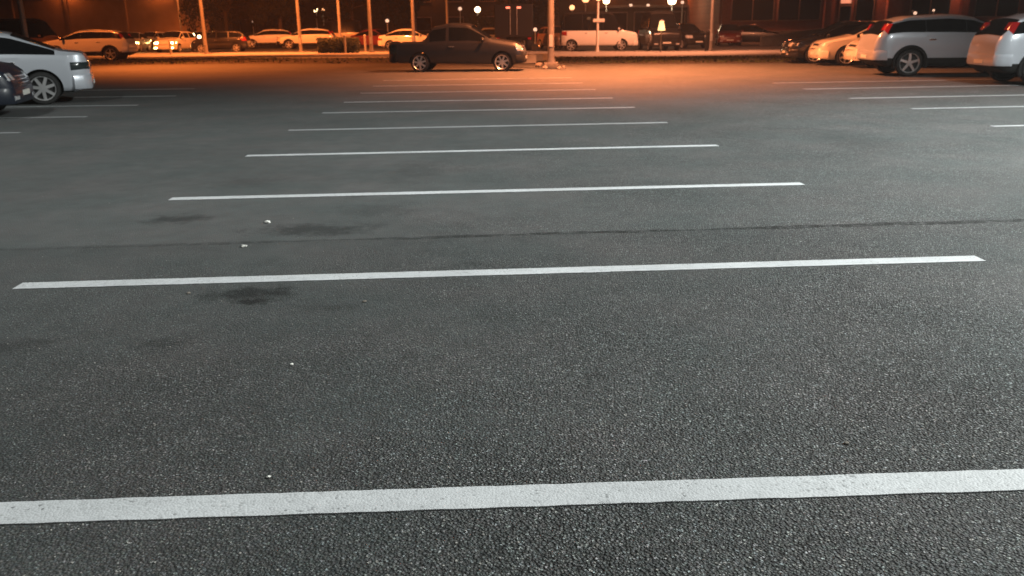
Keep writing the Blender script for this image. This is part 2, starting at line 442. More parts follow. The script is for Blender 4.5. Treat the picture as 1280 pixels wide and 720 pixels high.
class Shape:
    def __init__(s, L, w, top, belt, sill, tumble=.16, sm=.06, round_=.45, rk=.2):
        s.L, s.w, s.top, s.belt, s.sill, s.tumble, s.sm, s.round, s.rk = L, w, top, belt, sill, tumble, sm, round_, rk
    def T(s, x):
        ws = ((-1, .5), (-.5, 1), (0, 1.3), (.5, 1), (1, .5))
        h = s.L/2
        d = min(s.sm, max(.0, h-abs(x)))
        return sum(k*interp(s.top, x+o*d) for o, k in ws)/sum(k for _, k in ws)
    def W(s, x):
        e = max(0, (abs(x)-(s.L/2-s.round))/s.round)
        return s.w*(1-s.rk*e**2.6)
    def sec(s, x):
        w = s.W(x); T = s.T(x); zs = interp(s.sill, x); zb = min(interp(s.belt, x), T-.035)
        Gh = max(T-zb, .03); g = min(1, Gh/.5)
        y4 = w-.045-(.035+s.tumble*g)
        return [(w-.11, zs), (w-.035, zs+.10), (w, zs+(zb-zs)*.58), (w-.035, zb-.01), (y4, zb+Gh*.90), (y4*.84, zb+Gh*.985), (0, T+.025)]
    def P(s, x, q):
        """q in [-6, 6]; 0 is the roof centre line, +-6 the sills"""
        v = 6-abs(q); sg = 1 if q >= 0 else -1
        c = s.sec(x); k = min(int(v), 5); f = v-k
        p1, p2 = c[k], c[k+1]
        if k in (3,):
            y = p1[0]+(p2[0]-p1[0])*f; z = p1[1]+(p2[1]-p1[1])*f
        else:
            p0 = c[k-1] if k > 0 and k-1 != 3 else p1
            p3 = c[k+2] if k < 5 and k+1 != 3 else p2
            if k == 5: p3 = (-c[5][0], c[5][1])
            def cr(a, b, cc, d): return .5*(2*b+(cc-a)*f+(2*a-5*b+4*cc-d)*f*f+(3*b-a-3*cc+d)*f**3)
            y = cr(p0[0], p1[0], p2[0], p3[0]); z = cr(p0[1], p1[1], p2[1], p3[1])
        return Vector((x, sg*y, z))
    def N(s, x, q):
        e = .01
        dx = s.P(x+e, q)-s.P(x-e, q); dq = s.P(x, q+e)-s.P(x, q-e)
        n = dq.cross(dx)
        n.normalize()
        c = s.P(x, q)-Vector((x*.9, 0, .6))
        return n if n.dot(c) > 0 else -n

QS = [6, 5.6, 5.2, 5, 4.6, 4.2, 3.8, 3.4, 3, 2.7, 2.4, 2.1, 2, 1.7, 1.4, 1, .6, .3]
QALL = QS + [0] + [-q for q in QS[::-1]]

def body_mesh(s, wheels, Rw, clad=None, bed=None, arch=1.17, dark_above=None):
    bm = bmesh.new(); n = 72; rings = []
    for i in range(n+1):
        u = i/n; x = -s.L/2 + s.L*(u - .035*math.sin(2*math.pi*u)*1.6)
        rings.append([bm.verts.new(s.P(x, q)) for q in QALL])
    for a, b in zip(rings, rings[1:]):
        for k in range(len(QALL)-1): bm.faces.new((a[k], a[k+1], b[k+1], b[k]))
        bm.faces.new((a[-1], a[0], b[0], b[-1]))
    bm.faces.new(rings[0]); bm.faces.new(rings[-1][::-1])
    bmesh.ops.recalc_face_normals(bm, faces=bm.faces[:])
    me = bpy.data.meshes.new('tmp'); bm.to_mesh(me); bm.free()
    o = link('tmp', me)
    cut = bmesh.new()
    for (wx, sy) in wheels:
        r = bmesh.ops.create_cone(cut, cap_ends=True, segments=40, radius1=Rw*arch, radius2=Rw*arch, depth=.46,
                                  matrix=Matrix.Translation((wx, sy*(s.w-.05), Rw)) @ Matrix.Rotation(R(90), 4, 'X'))
    cme = bpy.data.meshes.new('tmpc'); cut.to_mesh(cme); cut.free(); co = link('tmpc', cme)
    md = o.modifiers.new('b', 'BOOLEAN'); md.operation = 'DIFFERENCE'; md.solver = 'EXACT'; md.object = co
    extra_o = None
    if bed:
        bb = bmesh.new(); box(bb, *bed); bme = bpy.data.meshes.new('tmpb'); bb.to_mesh(bme); bb.free(); extra_o = link('tmpb', bme)
        md2 = o.modifiers.new('c', 'BOOLEAN'); md2.operation = 'DIFFERENCE'; md2.solver = 'EXACT'; md2.object = extra_o
    dg = bpy.context.evaluated_depsgraph_get(); dg.update()
    res = bpy.data.meshes.new_from_object(o.evaluated_get(dg))
    for x in (o, co, extra_o):
        if x: bpy.data.objects.remove(x)
    out = bmesh.new(); out.from_mesh(res); bpy.data.meshes.remove(res)
    clad_bm = None
    if clad:
        bmesh.ops.bisect_plane(out, geom=out.verts[:]+out.edges[:]+out.faces[:], plane_co=(0, 0, clad), plane_no=(0, 0, 1))
    for f in out.faces:
        c = f.calc_center_median(); f.material_index = 0
        if f.normal.z < -.75 and c.z < .5: f.material_index = 1
        if dark_above and c.z > interp(s.belt, c.x)+.015 and c.x < 1.36: f.material_index = 1
        if bed and bed[0]-.01 < c.x < bed[1]+.01 and abs(c.y) < bed[3]+.01 and c.z < bed[5]-.2 and c.z > bed[4]-.01 and abs(c.y) < bed[3]+.005: f.material_index = 1
        for (wx, sy) in wheels:
            d = math.hypot(c.x-wx, c.z-Rw)
            if c.y*sy > s.w-.30 and d < Rw*arch+.012 and (abs(f.normal.y) < .5 or d < Rw*arch*.9): f.material_index = 1
    if clad:
        clad_bm = out.copy()
        for b_, keep in ((out, lambda z: z >= clad-1e-4), (clad_bm, lambda z: z < clad-1e-4)):
            kill = [f for f in b_.faces if not keep(f.calc_center_median().z)]
            bmesh.ops.delete(b_, geom=kill, context='FACES')
    return out, clad_bm

def patch(s, x0, x1, q0, q1, off, nx=10, nq=8, xs=None):
    """panel lying on the body surface, standing off it, with a skirt"""
    bm = bmesh.new(); g = []; lo = []
    for i in range(nx+1):
        row = []; rl = []
        for j in range(nq+1):
            q = q0+(q1-q0)*j/nq
            xa, xb = (x0, x1) if not xs else xs(j/nq)
            x = xa+(xb-xa)*i/nx
            p = s.P(x, q); nn = s.N(x, q)
            row.append(bm.verts.new(p+nn*off)); rl.append(p-nn*.012)
        g.append(row); lo.append(rl)
    for i in range(nx):
        for j in range(nq): bm.faces.new((g[i][j], g[i][j+1], g[i+1][j+1], g[i+1][j]))
    ring = [(i, 0) for i in range(nx+1)]+[(nx, j) for j in range(1, nq+1)]+[(i, nq) for i in range(nx-1, -1, -1)]+[(0, j) for j in range(nq-1, 0, -1)]
    lv = [bm.verts.new(lo[i][j]) for i, j in ring]; uv = [g[i][j] for i, j in ring]
    for k in range(len(ring)):
        bm.faces.new((uv[k], uv[(k+1) % len(ring)], lv[(k+1) % len(ring)], lv[k]))
    return bm

def band(s, end, ya, yb, z0, z1, off, depth=.14, lean=0, n=14, bev=0):
    """block that follows the plan outline of the nose (end=1) or tail (end=-1) between ya and yb"""
    h = s.L/2
    def xo(y):
        y = abs(y)
        we = s.w*(1-s.rk)
        if y <= we: return h - .025*(y/we)**2
        e = min(1, max(0, (1-y/s.w)/s.rk))**(1/2.6)
        return h-s.round+s.round*e - .025
    bm = bmesh.new(); rows = []
    for i in range(n+1):
        y = ya+(yb-ya)*i/n
        y = max(-s.w*.995, min(s.w*.995, y))
        x = xo(y)
        e = .01; tx = (xo(min(abs(y)+e, s.w*.995))-xo(abs(y)-e if abs(y) > e else 0))
        nrm = Vector((1, -tx/(2*e)*(1 if y >= 0 else -1) if abs(y) > e else 0, 0)).normalized()
        p = Vector((x, y, 0))
        o_ = p+nrm*off; i_ = p-nrm*depth
        m_ = p+nrm*(off-.018)
        rows.append([bm.verts.new((end*a.x-end*l, a.y, z)) for a, z, l in
                     ((i_, z0, 0), (m_, z0, 0), (o_, z0+(z1-z0)*.18, lean*.18), (o_, z1-(z1-z0)*.18, lean*.82), (m_, z1, lean), (i_, z1, lean))])
    for a, b in zip(rows, rows[1:]):
        for k in range(6): bm.faces.new((a[k], a[(k+1) % 6], b[(k+1) % 6], b[k]))
    bm.faces.new(rows[0]); bm.faces.new(rows[-1][::-1])
    return bm

def wheel_parts(Rw, wd, parent, loc, side, spokes, rimm):
    bm = bmesh.new(); prof = [(Rw*.74, -wd/2+.02), (Rw*.79, -wd/2), (Rw*.93, -wd/2+.005), (Rw, -wd/2+.035), (Rw, wd/2-.035), (Rw*.93, wd/2-.005), (Rw*.79, wd/2), (Rw*.74, wd/2-.02)]
    n = 36; rings = [[bm.verts.new((r*math.cos(2*math.pi*k/n), y, r*math.sin(2*math.pi*k/n))) for k in range(n)] for r, y in prof]
    for a, b in zip(rings, rings[1:]):
        for k in range(n): bm.faces.new((a[k], a[(k+1) % n], b[(k+1) % n], b[k]))
    c1 = [bm.verts.new((Rw*.74*math.cos(2*math.pi*k/n), -wd/2+.075, Rw*.74*math.sin(2*math.pi*k/n))) for k in range(n)]
    for k in range(n): bm.faces.new((rings[0][k], rings[0][(k+1) % n], c1[(k+1) % n], c1[k]))
    bm.faces.new(c1); bm.faces.new(rings[-1])
    t = obj('wheel', bm, M['rubber'], parent, smooth=40); t.location = loc
    if side > 0: t.rotation_euler[2] = math.pi
    rb = bmesh.new(); yo = -wd/2+.012; n2 = 36
    for ra, rb_, ya in ((Rw*.68, Rw*.75, yo-.008),):
        r1 = [rb.verts.new((ra*math.cos(2*math.pi*k/n2), ya+.02, ra*math.sin(2*math.pi*k/n2))) for k in range(n2)]
        r2 = [rb.verts.new((rb_*math.cos(2*math.pi*k/n2), ya, rb_*math.sin(2*math.pi*k/n2))) for k in range(n2)]
        r3 = [rb.verts.new((ra*math.cos(2*math.pi*k/n2), ya+.06, ra*math.sin(2*math.pi*k/n2))) for k in range(n2)]
        for k in range(n2):
            j = (k+1) % n2
            rb.faces.new((r1[k], r1[j], r2[j], r2[k])); rb.faces.new((r1[k], r1[j], r3[j], r3[k]))
    for k in range(spokes):
        a = 2*math.pi*k/spokes+.3; d = Vector((math.cos(a), 0, math.sin(a))); tt = Vector((-math.sin(a), 0, math.cos(a)))
        wi, wo = Rw*.10, Rw*.085
        p = [d*Rw*.08-tt*wi, d*Rw*.70-tt*wo, d*Rw*.70+tt*wo, d*Rw*.08+tt*wi]
        f = [rb.verts.new(v+Vector((0, yo+(.0 if i in (0, 3) else .008), 0))) for i, v in enumerate(p)]
        b = [rb.verts.new(v+Vector((0, yo+.04, 0))) for v in p]
        rb.faces.new(f)
        for i in range(4): rb.faces.new((f[i], f[(i+1) % 4], b[(i+1) % 4], b[i]))
    hub = [rb.verts.new((Rw*.17*math.cos(2*math.pi*k/14), yo-.006, Rw*.17*math.sin(2*math.pi*k/14))) for k in range(14)]
    rb.faces.new(hub)
    obj('rim', rb, rimm, t, smooth=30)

def make_car(name, s, wx, Rw, paint, win_x, ws, rw, doors, glass_q=(2.12, 2.86), spokes=6, clad=None, bed=None,
             head=(.60, .74), tail=(.74, .92), tail_y=(.60, .99), tail_lean=.03, head_lean=.08, grille=(.40, .56, .42), bump=(.24, .50), rimm=None,
             tailm='redlens', chrome_grille=False, rails=False, fog=True, dark_above=False):
    root = empty(name)
    wheels = [(x, sy) for x in wx for sy in (-1, 1)]
    bm, cb = body_mesh(s, wheels, Rw, clad, bed, dark_above=dark_above)
    obj('body', bm, [paint, M['plastic']], root, smooth=32)
    if cb: obj('cladding', cb, M['plastic'], root, smooth=32)
    for x, sy in wheels:
        wheel_parts(Rw, .20, root, (x, sy*(s.w-.105), Rw), sy, spokes, rimm or M['alloy'])
        if clad:
            ab = bmesh.new()
            pts = [Vector((x+Rw*1.2*math.cos(a), sy*(s.W(x)+.004-.03*abs(math.sin(a))*0), Rw+Rw*1.2*math.sin(a))) for a in [R(-18+i*216/22) for i in range(23)]]
            tube(ab, pts, .045, 8); obj('wheel_arch', ab, M['plastic'], root, smooth=50)
    if ws: obj('windscreen', patch(s, ws[0], ws[1], -1.72, 1.72, .006, 8, 16), M['glass'], root, smooth=40)
    if rw: obj('rear_window', patch(s, rw[0], rw[1], -1.7, 1.7, .006, 8, 16), M['glass'], root, smooth=40)
    for sg in (-1, 1):
        for (a, b) in win_x:
            obj('side_window', patch(s, a, b, sg*glass_q[0], sg*glass_q[1], .005, 10, 4), M['glass'], root, smooth=40)
        for (a, b) in doors:
            d = obj('door', patch(s, a, b, sg*3.06, sg*(4.62 if clad else 5.0), .0045, 8, 10), paint, root, smooth=40)
            hb = bmesh.new(); p = s.P(a+.16, sg*3.45)
            box(hb, p.x-.09, p.x+.09, p.y+sg*.005-.022, p.y+sg*.005+.022, p.z-.018, p.z+.018, .008)
            obj('door_handle', hb, M['chrome'], d, smooth=40)
        y0, y1 = (.50*s.w, .97*s.w)
        obj('headlight', band(s, 1, sg*y0, sg*y1, head[0], head[1], .004, .22, head_lean), M['lens'], root, smooth=40)
        obj('tail_light', band(s, -1, sg*tail_y[0]*s.w, sg*tail_y[1]*s.w, tail[0], tail[1], .018, .2, tail_lean), M[tailm], root, smooth=40)
        if fog: obj('fog_lamp', band(s, 1, sg*.58*s.w, sg*.80*s.w, bump[0]+.05, bump[0]+.13, .045, .06), M['lens'], root, smooth=40)
        if ws:
            mb = bmesh.new(); x = ws[0]-.22 if ws[0] > ws[1] else ws[1]-.22
            p = s.P(x, sg*2.9); ball(mb, (0, 0, 0), .1, 12)
            for v in mb.verts: v.co = Vector((p.x+v.co.x*.7, p.y+sg*.12+v.co.y*1.05, p.z+.07+v.co.z*.72))
            tube(mb, [p-Vector((0, sg*.03, 0)), p+Vector((0, sg*.08, .05))], .022, 8)
            obj('side_mirror', mb, M['plastic'] if clad else paint, root, smooth=50)
    bmp = M['plastic'] if clad or bed else paint
    obj('front_bumper', band(s, 1, -.985*s.w, .985*s.w, bump[0], bump[1], .035, .2, n=30), bmp, root, smooth=40)
    obj('rear_bumper', band(s, -1, -.985*s.w, .985*s.w, bump[0]+(.08 if clad else .04), bump[1]+.05, .035, .2, n=30), M['plastic'] if bed else paint, root, smooth=40)
    gr = obj('grille', band(s, 1, -grille[2]*s.w, grille[2]*s.w, bump[1]+.01, head[1]-.02, .012, .1, head_lean), M['plastic'], root, smooth=40)
    gb = bmesh.new()
    for k in range(3 if chrome_grille else 1):
        z = bump[1]+.05+k*.055
        t = band(s, 1, -grille[2]*s.w*.96, grille[2]*s.w*.96, z, z+.022, .022-k*.018, .03)
        me = bpy.data.meshes.new('t'); t.to_mesh(me); t.free(); gb.from_mesh(me); bpy.data.meshes.remove(me)
    obj('grille_bar', gb, M['chrome'], gr, smooth=40)
    for e in (1, -1):
        obj('number_plate', band(s, e, -.24, .24, bump[0]+.10, bump[0]+.21, .043 if e > 0 else .043, .02, n=4), M['plate'], root, smooth=40)
    if rails:
        for sg in (-1, 1):
            rb = bmesh.new()
            tube(rb, [s.P(x, sg*1.75)+Vector((0, 0, .03 if 0 < i < 6 else 0)) for i, x in enumerate([-1.6+i*.3 for i in range(7)])], .017, 8)
            obj('roof_rail', rb, M['alloy'], root, smooth=50)
    return root

SH = {}
SH['sedan'] = Shape(4.4, .87, [(-2.2, .74), (-2.13, .97), (-1.68, 1.03), (-.85, 1.37), (-.3, 1.44), (.3, 1.43), (1.12, .98), (1.9, .83), (2.1, .72), (2.2, .56)],
                    [(-2.2, .95), (1.2, .89), (2.2, .72)], [(-2.2, .33), (-1.9, .23), (1.9, .20), (2.2, .27)])
SH['hatch'] = Shape(3.9, .84, [(-1.95, .72), (-1.9, .98), (-1.62, 1.36), (-1.1, 1.46), (.2, 1.47), (1.0, 1.0), (1.68, .86), (1.88, .72), (1.95, .56)],
                    [(-1.95, .96), (1.0, .92), (1.95, .72)], [(-1.95, .33), (-1.7, .23), (1.7, .2), (1.95, .27)])
SH['suv'] = Shape(4.5, .90, [(-2.25, .84), (-2.2, 1.02), (-1.86, 1.40), (-1.45, 1.51), (-.4, 1.56), (.2, 1.50), (1.10, 1.10), (2.0, .97), (2.19, .82), (2.25, .6)],
                  [(-2.25, 1.04), (-1.6, 1.08), (1.1, 1.04), (2.25, .85)], [(-2.25, .40), (-1.95, .26), (1.9, .25), (2.25, .36)])
SH['pickup'] = Shape(4.45, .84, [(-2.225, .93), (-2.2, .955), (-1.06, .955), (-1.03, 1.0), (-.78, 1.42), (-.2, 1.53), (.40, 1.50), (1.14, 1.03), (1.98, .90), (2.15, .78), (2.225, .58)],
                     [(-2.225, .905), (1.1, .93), (2.225, .75)], [(-2.225, .36), (-1.9, .30), (1.9, .22), (2.225, .30)], rk=.12, round_=.4)
SH['van'] = Shape(4.6, .90, [(-2.3, 1.1), (-2.28, 1.7), (-2.16, 2.12), (-1.7, 2.26), (.45, 2.26), (.80, 2.14), (1.36, 1.22), (1.6, 1.15), (2.16, 1.05), (2.28, .92), (2.3, .62)],
                  [(-2.3, 1.2), (1.3, 1.17), (2.3, .95)], [(-2.3, .40), (-2.0, .30), (2.0, .26), (2.3, .34)], tumble=.12, rk=.13)

def build(kind, paint, **k):
    s = SH[kind]
    if kind == 'sedan':
        return make_car('parked_car', s, (-1.32, 1.30), .315, paint, [(-1.62, -.602), (-.598, .198), (.202, 1.0)], (.36, 1.10), (-1.62, -.9), [(-.98, .02), (.06, 1.02)],
                        tail=(.64, .80), tail_lean=.0, **k)
    if kind == 'hatch':
        return make_car('parked_car', s, (-1.2, 1.22), .30, paint, [(-1.62, -.75), (-.65, .1), (.2, .9)], (.26, .98), (-1.88, -1.6), [(-.85, .0), (.04, .95)],
                        tail=(.76, 1.02), tail_lean=.08, **k)
    if kind == 'suv':
        return make_car('parked_car', s, (-1.36, 1.28), .345, paint, [(-1.98, -1.012), (-1.008, .008), (.012, 1.06)], (.28, 1.06), (-2.16, -1.84), [(-1.0, .02), (.06, 1.04)],
                        spokes=5, clad=.47, head=(.74, .92), tail=(.72, 1.34), tail_y=(.60, .90), tail_lean=.25, bump=(.34, .62), rails=True, **k)
    if kind == 'pickup':
        return make_car('pickup_truck', s, (-1.20, 1.52), .30, paint, [(-.86, -.32), (-.22, .96)], (.50, 1.12), (-1.01, -.80), [(-.30, 1.05)], spokes=7,
                        bed=(-2.14, -1.10, -.73, .73, .48, 1.3), head=(.62, .82), tail=(.56, .86), tail_y=(.84, .99), tail_lean=0, bump=(.27, .52), fog=False, tailm='smokelens', **k)
    if kind == 'van':
        return make_car('parked_van', s, (-1.72, 1.30), .33, paint, [(-2.2, -1.06), (-1.03, .16), (.19, 1.24)], (.84, 1.34), (-2.29, -2.14), [(-1.0, .14), (.2, 1.26)],
                        glass_q=(1.96, 2.97), head=(.72, .96), tail=(.90, 1.15), tail_y=(.86, .99), tail_lean=.0, bump=(.30, .58), dark_above=True, **k)

def repaint(root, paint, subs=None):
    def rec(o):
        for sl in o.material_slots:
            if sl.material in PAINTS:
                sl.link = 'OBJECT'; sl.material = paint
            elif subs and sl.material and sl.material.name in subs:
                nm = subs[sl.material.name]; sl.link = 'OBJECT'; sl.material = M[nm]
        for c in kids(o): rec(c)
    rec(root)
PAINTS = [M[k] for k in ('silver', 'white', 'cream', 'beige', 'navy', 'black', 'charcoal', 'grey', 'red', 'maroon', 'brown')]
PROTO = {}; USED = {}
def car(kind, paint, heading, ref, local, label, group=None, cat='car', subs=None, **k):
    """put the local ground point (x, y) of the car on ref, nose along heading (degrees)"""
    key = kind + ('_c' if k else '')
    if key not in PROTO:
        PROTO[key] = build(kind, M[paint], **k); r = PROTO[key]
        PROTO[key+'!'] = None
    else:
        r = copy_tree(PROTO[key])
    COPIES.append((r, M[paint], subs))
    a = R(heading)
    lx, ly = local
    r.rotation_euler[2] = a
    r.location = (ref.x-(math.cos(a)*lx-math.sin(a)*ly), ref.y-(math.sin(a)*lx+math.cos(a)*ly), 0)
    tag(r, label, cat, group)
    return r
COPIES = []
NEAR = 'cars parked in the near bays'; FAR = 'vehicles parked beyond the verge'
# near bays
car('sedan', 'silver', 204, G(57, 131), (-1.32, .87), 'silver saloon at the left edge with its tail and chrome wheel towards the aisle', NEAR, tailm='smokelens', spokes=7)
car('hatch', 'navy', 17, G(2, 150), (1.72, -.80), 'dark blue car cut off by the left edge with a chrome barred grille', NEAR, chrome_grille=True)
car('pickup', 'charcoal', -5, G(525, 90.3), (-1.20, -.84), 'charcoal small pickup with open bed standing alone left of the thick lamp post', None, 'pickup truck')
car('suv', 'silver', -5, G(1135, 95.5), (-1.36, -.90), 'silver estate-like SUV between the cream cars and the one cut by the right edge', NEAR)
car('suv', 'silver', -6, G(1296, 107.5), (-1.36, -.90), 'silver SUV cut off by the right edge, red tail light and black sill showing', NEAR)
car('sedan', 'cream', 174, G(1070, 85.5), (2.15, .70), 'cream car right against the back of the silver SUV, only its nose showing', NEAR)
car('sedan', 'cream', 174, G(1023, 82.3), (2.15, .70), 'cream saloon with black windscreen between the black car and another cream car', NEAR)
car('sedan', 'black', 174, G(986, 79.5), (2.15, .70), 'black saloon with pale headlight at the far end of the right row', NEAR)
# beyond the verge, left
car('suv', 'white', 186, G(139, 76.2), (-1.36, .90), 'pale SUV with dark windows parked just past the tail of the silver saloon', FAR)
car('van', 'brown', 0, G(75, 72.5), (2.1, -.90), 'brown van rising behind the silver saloon roof', FAR, 'van')
car('hatch', 'red', 12, G(20, 71), (1.2, -.84), 'red hatchback behind the left lamp post, only its roof showing', FAR)
HL = {'lamp_lens': 'lit_head'}  # headlamps made to glow in place of sodium reflections off the cars
car('sedan', 'silver', -80, G(159, 65.5), (2.1, 0), 'silver car with lit headlights left of the brightest pair of lights', FAR, subs=HL)
car('hatch', 'cream', -95, G(206, 66.0), (1.9, 0), 'cream hatchback with the brightest headlights beside the pale bollard', FAR, subs=HL)
car('sedan', 'beige', -95, G(242, 60.5), (2.1, 0), 'beige car with lit headlights half behind the orange lit lamp post', FAR, subs=HL)
car('hatch', 'black', 185, G(296, 65.2), (-1.2, .84), 'black hatchback seen side on, right of the lamp post on the kerb', FAR)
car('suv', 'white', 200, G(335, 60.5), (0, .90), 'white SUV in orange light behind the black hatchback', FAR)
car('suv', 'cream', 184, G(382, 61.5), (0, .90), 'cream SUV in orange light between two slim lamp posts', FAR)
car('van', 'beige', 180, G(420, 58.5), (0, .90), 'beige van showing above the clipped hedge', FAR, 'van')
car('sedan', 'maroon', -30, G(472, 60), (0, 0), 'maroon saloon parked between the hedge and the pickup', FAR)
car('sedan', 'cream', 0, G(512, 61.5), (0, 0), 'cream car showing over the open bed of the pickup', FAR)
# beyond the verge, right
car('hatch', 'silver', -100, G(178, 60.5), (1.9, 0), 'silver hatchback with lit headlights between two other lit cars, farther back', FAR, subs=HL)
car('suv', 'cream', -84, G(268, 57.5), (2.2, 0), 'cream SUV with lit headlights just right of the lamp post on the kerb', FAR, subs=HL)
car('sedan', 'white', 170, G(110, 62), (0, 0), 'white saloon behind the pale SUV at the left', FAR)
car('hatch', 'silver', -96, G(452, 56.5), (1.9, 0), 'silver hatchback facing the hedge from the farther row', FAR)
car('sedan', 'cream', -88, G(548, 57.5), (2.1, 0), 'cream saloon facing the back of the pickup cab', FAR)
car('hatch', 'brown', -70, G(697, 61), (0, 0), 'brown hatchback behind the white van and the thick lamp post', FAR)
car('van', 'white', 0, G(714, 64.2), (-1.72, -.90), 'white van with dark windows behind the slim globe lamp', FAR, 'van')
car('van', 'black', -88, G(833, 63.8), (2.25, 0), 'black van parked right of the white van', FAR, 'van')
car('pickup', 'black', -75, G(873, 61), (2.2, 0), 'black pickup nosing out between the black van and the far slim pole', FAR, 'pickup truck')
car('hatch', 'maroon', -100, G(912, 57.5), (1.9, 0), 'maroon hatchback right of the far slim pole', FAR)
car('sedan', 'black', -20, G(938, 56.0), (0, 0), 'black saloon at the foot of the concrete ramp', FAR)
car('sedan', 'grey', 184, G(610, 62.0), (0, 0), 'grey saloon hidden behind the pickup nose', FAR)
for r, p, subs in COPIES: repaint(r, p, subs)

# lorry with a box body, seen from behind
def truck(loc, rz):
    r = empty('box_truck', loc, rz)
    tag(r, 'dark box lorry with red marker lamps between the pickup and the thick lamp post', 'lorry', FAR)
    b = bmesh.new(); box(b, -2.9, 1.3, -1.15, 1.15, .85, 2.75, .04); obj('cargo_box', b, M['charcoal'], r)
    b = bmesh.new(); box(b, 1.4, 3.0, -1.05, 1.05, .6, 2.2, .15); obj('cab', b, M['grey'], r, smooth=40)
    b = bmesh.new(); box(b, -2.8, 2.9, -.45, .45, .5, .84, .02); obj('chassis', b, M['plastic'], r)
    for sy in (-1, 1):
        b = bmesh.new(); box(b, -2.915, -2.895, sy*.56-.54, sy*.56+.54, .9, 2.7, .004); d = obj('rear_door', b, M['charcoal'], r)
        b = bmesh.new(); tube(b, [(-2.94, sy*.2, 1.0), (-2.94, sy*.2, 2.6)], .02, 8); obj('lock_bar', b, M['galv'], d)
        b = bmesh.new(); box(b, -2.95, -2.90, sy*.32-.12, sy*.32+.12, 2.50, 2.60, .01); obj('marker_lamp', b, M['lit_red'], r)
        b = bmesh.new(); box(b, -2.96, -2.90, sy*.95-.10, sy*.95+.10, .72, .84, .01); obj('tail_light', b, M['redlens'], r)
        for x in (-1.7, 2.2): wheel_parts(.42, .28, r, (x, sy*.95, .42), sy, 6, M['galv'])
truck(G(642, 63.5), R(90))

# ------------------------------------------------------------------ lamp posts
def spot(name, loc, target, power, col, size=150, blend=.5, rad=.18, parent=None):
    l = bpy.data.lights.new(name, 'SPOT'); l.energy = power; l.color = col; l.spot_size = R(size); l.spot_blend = blend; l.shadow_soft_size = rad
    o = bpy.data.objects.new(name, l); COL.objects.link(o); o.location = loc
    d = Vector(target)-Vector(loc); o.rotation_euler = d.to_track_quat('-Z', 'Y').to_euler()
    return o

def lamp_post(base, h, rad, az, arm, label, group, power=0, col=SODIUM, lens='lit_sodium', size=150, blend=.5, tilt=.1, two=None, m='polepaint', aim=None):
    r = empty('street_lamp', (base.x, base.y, base.z)); tag(r, label, 'street lamp', group)
    b = bmesh.new(); tube(b, [(0, 0, .0), (0, 0, 1.2), (0, 0, h)], [rad, rad*.95, rad*.6], 16); obj('pole', b, M[m], r, smooth=40)
    b = bmesh.new(); box(b, -rad*2, rad*2, -rad*2, rad*2, -.02, .03, .006); tube(b, [(0, 0, .0), (0, 0, .16)], rad*1.25, 16); obj('base_plate', b, M[m], r, smooth=40)
    b = bmesh.new(); box(b, -.06, .06, -rad-.008, -rad+.02, .55, .95, .006); obj('access_door', b, M['galv'], r)
    for k in range(2 if two else 1):
        if k: az, power, aim, size = two  # second arm and lamp head, added to throw light on nearby cars
        a = az; d = Vector((math.cos(a), math.sin(a), 0))
        b = bmesh.new(); tube(b, [Vector((0, 0, h-.3)), Vector((0, 0, h+.05))+d*.15, Vector((0, 0, h+.28))+d*arm*.5, Vector((0, 0, h+.33))+d*arm], [.055, .05, .04, .035], 10)
        obj('arm', b, M[m], r, smooth=40)
        c = Vector((0, 0, h+.33))+d*(arm+.3)
        b = bmesh.new(); box(b, -.36, .36, -.15, .15, -.04, .08, .035)
        for v in b.verts:
            if v.co.x > 0: v.co.y *= 1-.35*v.co.x/.36
        hd = obj('lamp_head', b, M['headgrey'], r, smooth=40); hd.location = c; hd.rotation_euler[2] = a
        b = bmesh.new(); box(b, -.24, .26, -.11, .11, -.066, -.042, .008)
        obj('lens', b, M[lens], hd, smooth=40)
        if power:
            wc = Vector((base.x, base.y, base.z))+c+Vector((0, 0, -.2))
            spot('lamp_light', wc, wc+(Vector(aim) if aim else Vector((d.x*tilt, d.y*tilt, -1))), power, col, size, blend)
    return r
LG = 'orange sodium lamp posts'
C = R(-90)
bA = G(688.5, 86)
main = lamp_post(bA+Vector((0, 0, .18)), 7.6, .118, R(-55), 2.4, 'thick pale lamp post on a concrete block just right of the pickup nose', LG, 30000, (1, .28, .095), m='darkpole', size=122, blend=1, tilt=.10, two=(R(15), 5500, (.75, -.05, -1), 104))
lamp_post(G(39, 85), 8.5, .115, R(0), 3.2, 'orange lit lamp post rising behind the silver saloon at the left edge', LG, 25000, (1, .20, .032), size=112, blend=1, tilt=.62, two=(R(120), 3500, (-.25, .62, -1), 112))
lamp_post(G(258, 67.5, .03), 8.5, .125, R(-80), 1.5, 'orange lit lamp post standing on the kerb left of the black hatchback', LG, 15000, size=130, blend=.6, aim=(0, .62, -1))
lamp_post(G(376.5, 66), 8.0, .11, R(-90), 1.5, 'slim lamp post rising over the cream SUV', LG, 6500, size=130, blend=.6, aim=(0, .62, -1))
lamp_post(G(426.5, 65), 8.0, .10, R(-90), 1.5, 'slim grey lamp post over the left end of the beige van', LG, 0, lens='lens')
lamp_post(G(464.5, 66), 8.0, .12, R(-90), 1.5, 'orange lit lamp post at the right end of the clipped hedge', LG, 6000, size=130, blend=.6, aim=(0, .62, -1))
lamp_post(G(518, 65), 8.0, .115, R(-90), 1.5, 'orange lit lamp post over the cream car behind the pickup bed', LG, 6000, size=130, blend=.6, aim=(0, .62, -1))
lamp_post(G(560, 58), 8.0, .11, R(-90), 1.5, 'dim lamp post rising behind the roof of the pickup', LG, 0, lens='lens')
lamp_post(G(229, 58), 8.0, .12, R(-90), 1.5, 'dim lamp post above the cars with lit headlights', LG, 5000, size=118, blend=.8)
